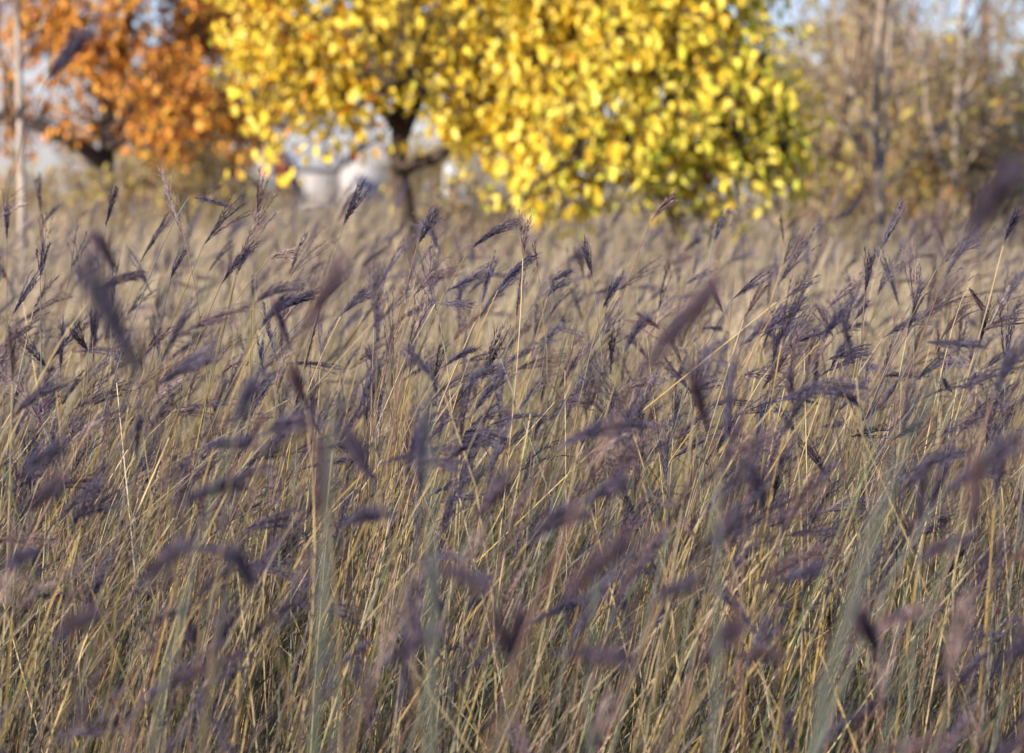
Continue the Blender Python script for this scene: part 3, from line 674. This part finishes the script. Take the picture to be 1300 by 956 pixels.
for (lb, x, d, h, sd, r0, bk, fk, sp, st, nl) in bt:
    kw = {}
    if sd == 31: kw = dict(path=[G(1126, d), P(1122, 262, d), P(1114, 205, d), P(1104, 150, d), P(1108, 90, d), P(1122, 20, d), P(1130, -80, d), P(1126, -220, d)])
    if sd == 31: kw['extra'] = [([P(1120, 225, d), P(1128, 170, d - .1), P(1130, 90, d - .1), P(1142, 10, d), P(1146, -90, d)], .018, .007),
        ([P(1122, 240, d), P(1150, 215, d), P(1200, 165, d + .1), P(1240, 120, d + .1), P(1290, 60, d)], .014, .005),
        ([P(1118, 222, d), P(1085, 185, d - .1), P(1050, 130, d - .1), P(1020, 60, d)], .014, .005),
        ([P(1112, 190, d), P(1080, 110, d + .2), P(1062, 20, d + .2), P(1058, -60, d)], .014, .005)]
    if sd == 32: kw = dict(path=[G(1222, d), P(1212, 255, d), P(1208, 190, d), P(1210, 140, d), P(1224, 60, d), P(1228, -20, d), P(1220, -180, d)])
    if sd == 32: kw['extra'] = [([P(1209, 150, d), P(1240, 95, d), P(1262, 30, d), P(1275, -60, d)], .018, .006), ([P(1213, 240, d), P(1180, 180, d), P(1172, 90, d), P(1150, 0, d)], .014, .005)]
    bare_tree('bare_tree', lb, x, d, h, sd, r0, M[bk], M['twig'], M['dull'], nl * 3, .065, fk, sp, 'bare trees behind the right of the meadow', **kw)
# thickets
sh = [('dense brown leafy thicket under the yellow-green crown, right side', 1050, 22, 1.9, 41, 900), ('olive-brown bush at the foot of the forked tree', 1110, 20.5, 1.7, 42, 900),
      ('brown bush with orange leaves under the crooked bare tree', 1205, 21, 1.8, 43, 700), ('yellowish bush at the right edge below bare trees', 1275, 20, 1.9, 44, 800),
      ('tall olive thicket standing behind the forked tree', 1140, 28, 2.8, 45, 2100), ('tall greyish thicket behind the dark-stemmed tree', 1045, 29, 2.8, 46, 1900),
      ('tall mottled thicket behind the right edge trees', 1235, 30, 2.6, 47, 1800), ('brown thicket around the foot of the orange tree', 175, 25.5, 1.5, 48, 500),
      ('brown bush right of the orange trunk', 230, 23.5, 1.5, 49, 700), ('grey-brown bush between the orange tree and the house', 285, 24, .9, 50, 300),
      ('low olive bush in front of the far house', 425, 36, .75, 51, 600),
      ('brown scrub bush just left of the red shed', 290, 32, 1.25, 60, 900), ('tan scrub bush far behind the orange tree', 245, 33, 1.9, 61, 900),
      ('brown scrub behind the yellow trunk', 535, 50, 1.9, 62, 1300), ('tan scrub far behind the white drum', 625, 52, 2.6, 63, 1300),
      ('brown scrub between house and yellow trunk', 522, 34, 1.0, 64, 500), ('low tan scrub at the left edge under the orange tree', 50, 31, 1.35, 65, 500), ('low weedy bush at the foot of the yellow tree', 490, 17.5, .75, 52, 300),
      ('dark twiggy low bush right of the yellow trunk', 545, 17.0, 1.25, 58, 420),
      ('low olive brush near the white drum', 640, 21, 1.3, 59, 500),
      ('small orange-leaved bush left of the low limb', 12, 26, 1.3, 53, 300), ('tall brown twiggy bush around the orange trunk', 185, 23.3, 1.25, 54, 500),
      ('tall brown bush behind the orange crown', 215, 26.5, 2.3, 57, 1500),
      ('tall olive-yellow thicket far behind the forked tree', 1100, 33, 3.0, 55, 2300),
      ('tall brownish thicket far behind the crooked bare tree', 1190, 34, 2.9, 56, 2300)]
for (lb, x, d, h, sd, nl) in sh:
    bare_tree('bush', lb, x, d, h, sd, .011, M['twig'], M['twig'], M['dull'], int(nl * 2.2), .075, 2.2, .42, 'bushes and thickets along the meadow edge', stems=9, cat='bush', levels=2,
              leaftint=(0, 1) if sd in (43, 44, 53) else (0, .86))

# ------------------------------------------------------------------ far house
def box(bm_, x0, x1, y0, y1, z0, z1):
    v = np.array([[x, y, z] for z in (z0, z1) for y in (y0, y1) for x in (x0, x1)], float)
    q = np.array([[0, 2, 3, 1], [4, 5, 7, 6], [0, 1, 5, 4], [2, 6, 7, 3], [0, 4, 6, 2], [1, 3, 7, 5]])
    bm_.quads(v, q, .5)
def prism(mb, prof, y0, y1):
    """prof: convex quads' list of x,z corners extruded along y"""
    n_ = len(prof); v = np.array([[x, y, z] for y in (y0, y1) for x, z in prof], float)
    q = [[i, (i + 1) % n_, n_ + (i + 1) % n_, n_ + i] for i in range(n_)]
    if n_ == 4: q += [[3, 2, 1, 0], [4, 5, 6, 7]]
    else: q += [[0, 1, 2, 2], ]
    mb.quads(v, np.array([a for a in q if len(set(a)) == 4]), .5)
paint = simple('weathered_white_boards', (.38, .36, .345), .9, (.9, .12), .2)
HD = 150; zb = -2.5
hx = lambda px: float(P(px, 200, HD)[0]); hz = lambda py: float(P(650, py, HD)[2])
e = empty('farmhouse', (hx(430), HD + 4, zb)); tag(e, 'old whitewashed farmhouse with grey gabled roof far beyond the trees', 'house')
org = (hx(430), HD + 4, zb)
xa, xb, xr = hx(432), hx(496), hx(466); ze, zr = hz(206), hz(172)
mb = MB(); box(mb, xa, xb, HD, HD + 8, zb, ze)                                  # gabled block
v = np.array([[xa, HD, ze], [xb, HD, ze], [xr, HD, zr], [xr, HD, zr - .001], [xa, HD + 8, ze], [xb, HD + 8, ze], [xr, HD + 8, zr], [xr, HD + 8, zr - .001]])
mb.quads(v, np.array([[0, 1, 2, 3], [5, 4, 7, 6]]), .5)
box(mb, hx(366), xa - .003, HD + 1, HD + 7, zb, hz(212)); mb.build('wall', paint, e, False, org)
rf = MB(); ov = .12
prism(rf, [(xa - .25, ze - .28), (xr, zr + .02), (xr, zr + .16), (xa - .25, ze - .12)], HD - .25, HD + 8.2)
prism(rf, [(xb + .25, ze - .28), (xb + .25, ze - .12), (xr + .003, zr + .16), (xr + .003, zr + .02)], HD - .25, HD + 8.2)
rf.build('roof', simple('grey_shingle', (.34, .33, .35), .8, (2, .2), .2), e, False, org)
rf = MB(); z1 = hz(212)
v = np.array([[hx(362), HD + .6, z1 - .1], [xa - .3, HD + .6, z1 - .1], [xa - .3, HD + 4, z1 + 1.0], [hx(362), HD + 4, z1 + 1.0],
              [hx(362), HD + .6, z1 + .02], [xa - .3, HD + .6, z1 + .02], [xa - .3, HD + 4, z1 + 1.12], [hx(362), HD + 4, z1 + 1.12],
              [hx(362), HD + 7.4, z1 - .1], [xa - .3, HD + 7.4, z1 - .1]])
rf.quads(v, np.array([[0, 1, 2, 3], [4, 7, 6, 5], [0, 4, 5, 1], [3, 2, 9, 8], [3, 8, 9, 2]][:4]), .5)
rf.build('wing_roof', simple('pale_tin_roof', (.30, .31, .34), .6, (1, .15)), e, False, org)
for (xx, yy, zz) in ((372, HD + 1, 240),):
    wf = MB(); cx = hx(xx); cz = hz(zz)
    for a_ in ((cx - .42, cx - .34, cz - .6, cz + .6), (cx + .34, cx + .42, cz - .6, cz + .6), (cx - .34, cx + .34, cz + .52, cz + .6), (cx - .34, cx + .34, cz - .6, cz - .52), (cx - .34, cx + .34, cz - .03, cz + .03)):
        box(wf, a_[0], a_[1], yy - .06, yy - .004, a_[2], a_[3])
    f_ = wf.build('window', paint, e, False, org)
    pn = MB(); box(pn, cx - .338, cx + .338, yy - .03, yy - .006, cz - .52, cz + .52)
    f2 = pn.build('pane', simple('window_glass', (.05, .06, .08), .15, (1, .1), 0, None, .6), f_, False, org)
# red lean-to with a pale sloping barge board
e = empty('red_shed', (hx(352), HD - 6, zb)); org = (hx(352), HD - 6, zb); tag(e, 'rust-red shed with white sloping gable board left of the farmhouse', 'shed')
HS = HD - 8; sx = lambda px: float(P(px, 200, HS)[0]); sz = lambda py: float(P(650, py, HS)[2])
mb = MB(); v = [(sx(338), zb), (sx(366), zb), (sx(366), sz(214)), (sx(346), sz(190))]
prism(mb, v, HS, HS + 5); mb.build('wall', simple('rust_red_boards', (.34, .10, .06), .85, (2, .25), .2), e, False, org)
mb = MB(); prism(mb, [(sx(370), sz(221)), (sx(370), sz(215)), (sx(346), sz(184)), (sx(345), sz(190))], HS - .3, HS + 5.3); mb.build('roof', simple('rusty_tin', (.36, .20, .15), .6, (3, .3)), e, False, org)
mb = MB(); prism(mb, [(sx(352), zb), (sx(358), zb), (sx(343), sz(186)), (sx(336), sz(190))], HS - .2, HS - .006); mb.build('gable_board', paint, e, False, org)
# white drum
bd = 44.0; p = P(580, 200, bd); p[2] = 0
h_ = float(P(650, 208, bd)[2]); r_ = 17 / F * bd
prof = [(0.001, 0), (.9, 0), (1, .03), (1, .30), (1.04, .32), (1, .34), (1, .64), (1.04, .66), (1, .68), (1, .90), (.93, .97), (.8, 1), (.5, 1.0), (.001, 1.0)]
mm = 20; a = np.arange(mm) / mm * 2 * np.pi
v = np.array([[r_ * rr * math.cos(t_), r_ * rr * math.sin(t_), h_ * zz] for rr, zz in prof for t_ in a])
q = np.array([[i * mm + j, i * mm + (j + 1) % mm, (i + 1) * mm + (j + 1) % mm, (i + 1) * mm + j] for i in range(len(prof) - 1) for j in range(mm)])
mb = MB(); mb.quads(v, q, .5); o = mb.build('drum', simple('white_plastic', (.40, .40, .41), .6, (2, .06)), None, True)
o.location = Vector(p.tolist()); tag(o, "white drum standing right of the yellow tree's trunk", 'drum')
print('meshes', len(bpy.data.meshes), 'verts', sum(len(m_.vertices) for m_ in bpy.data.meshes))
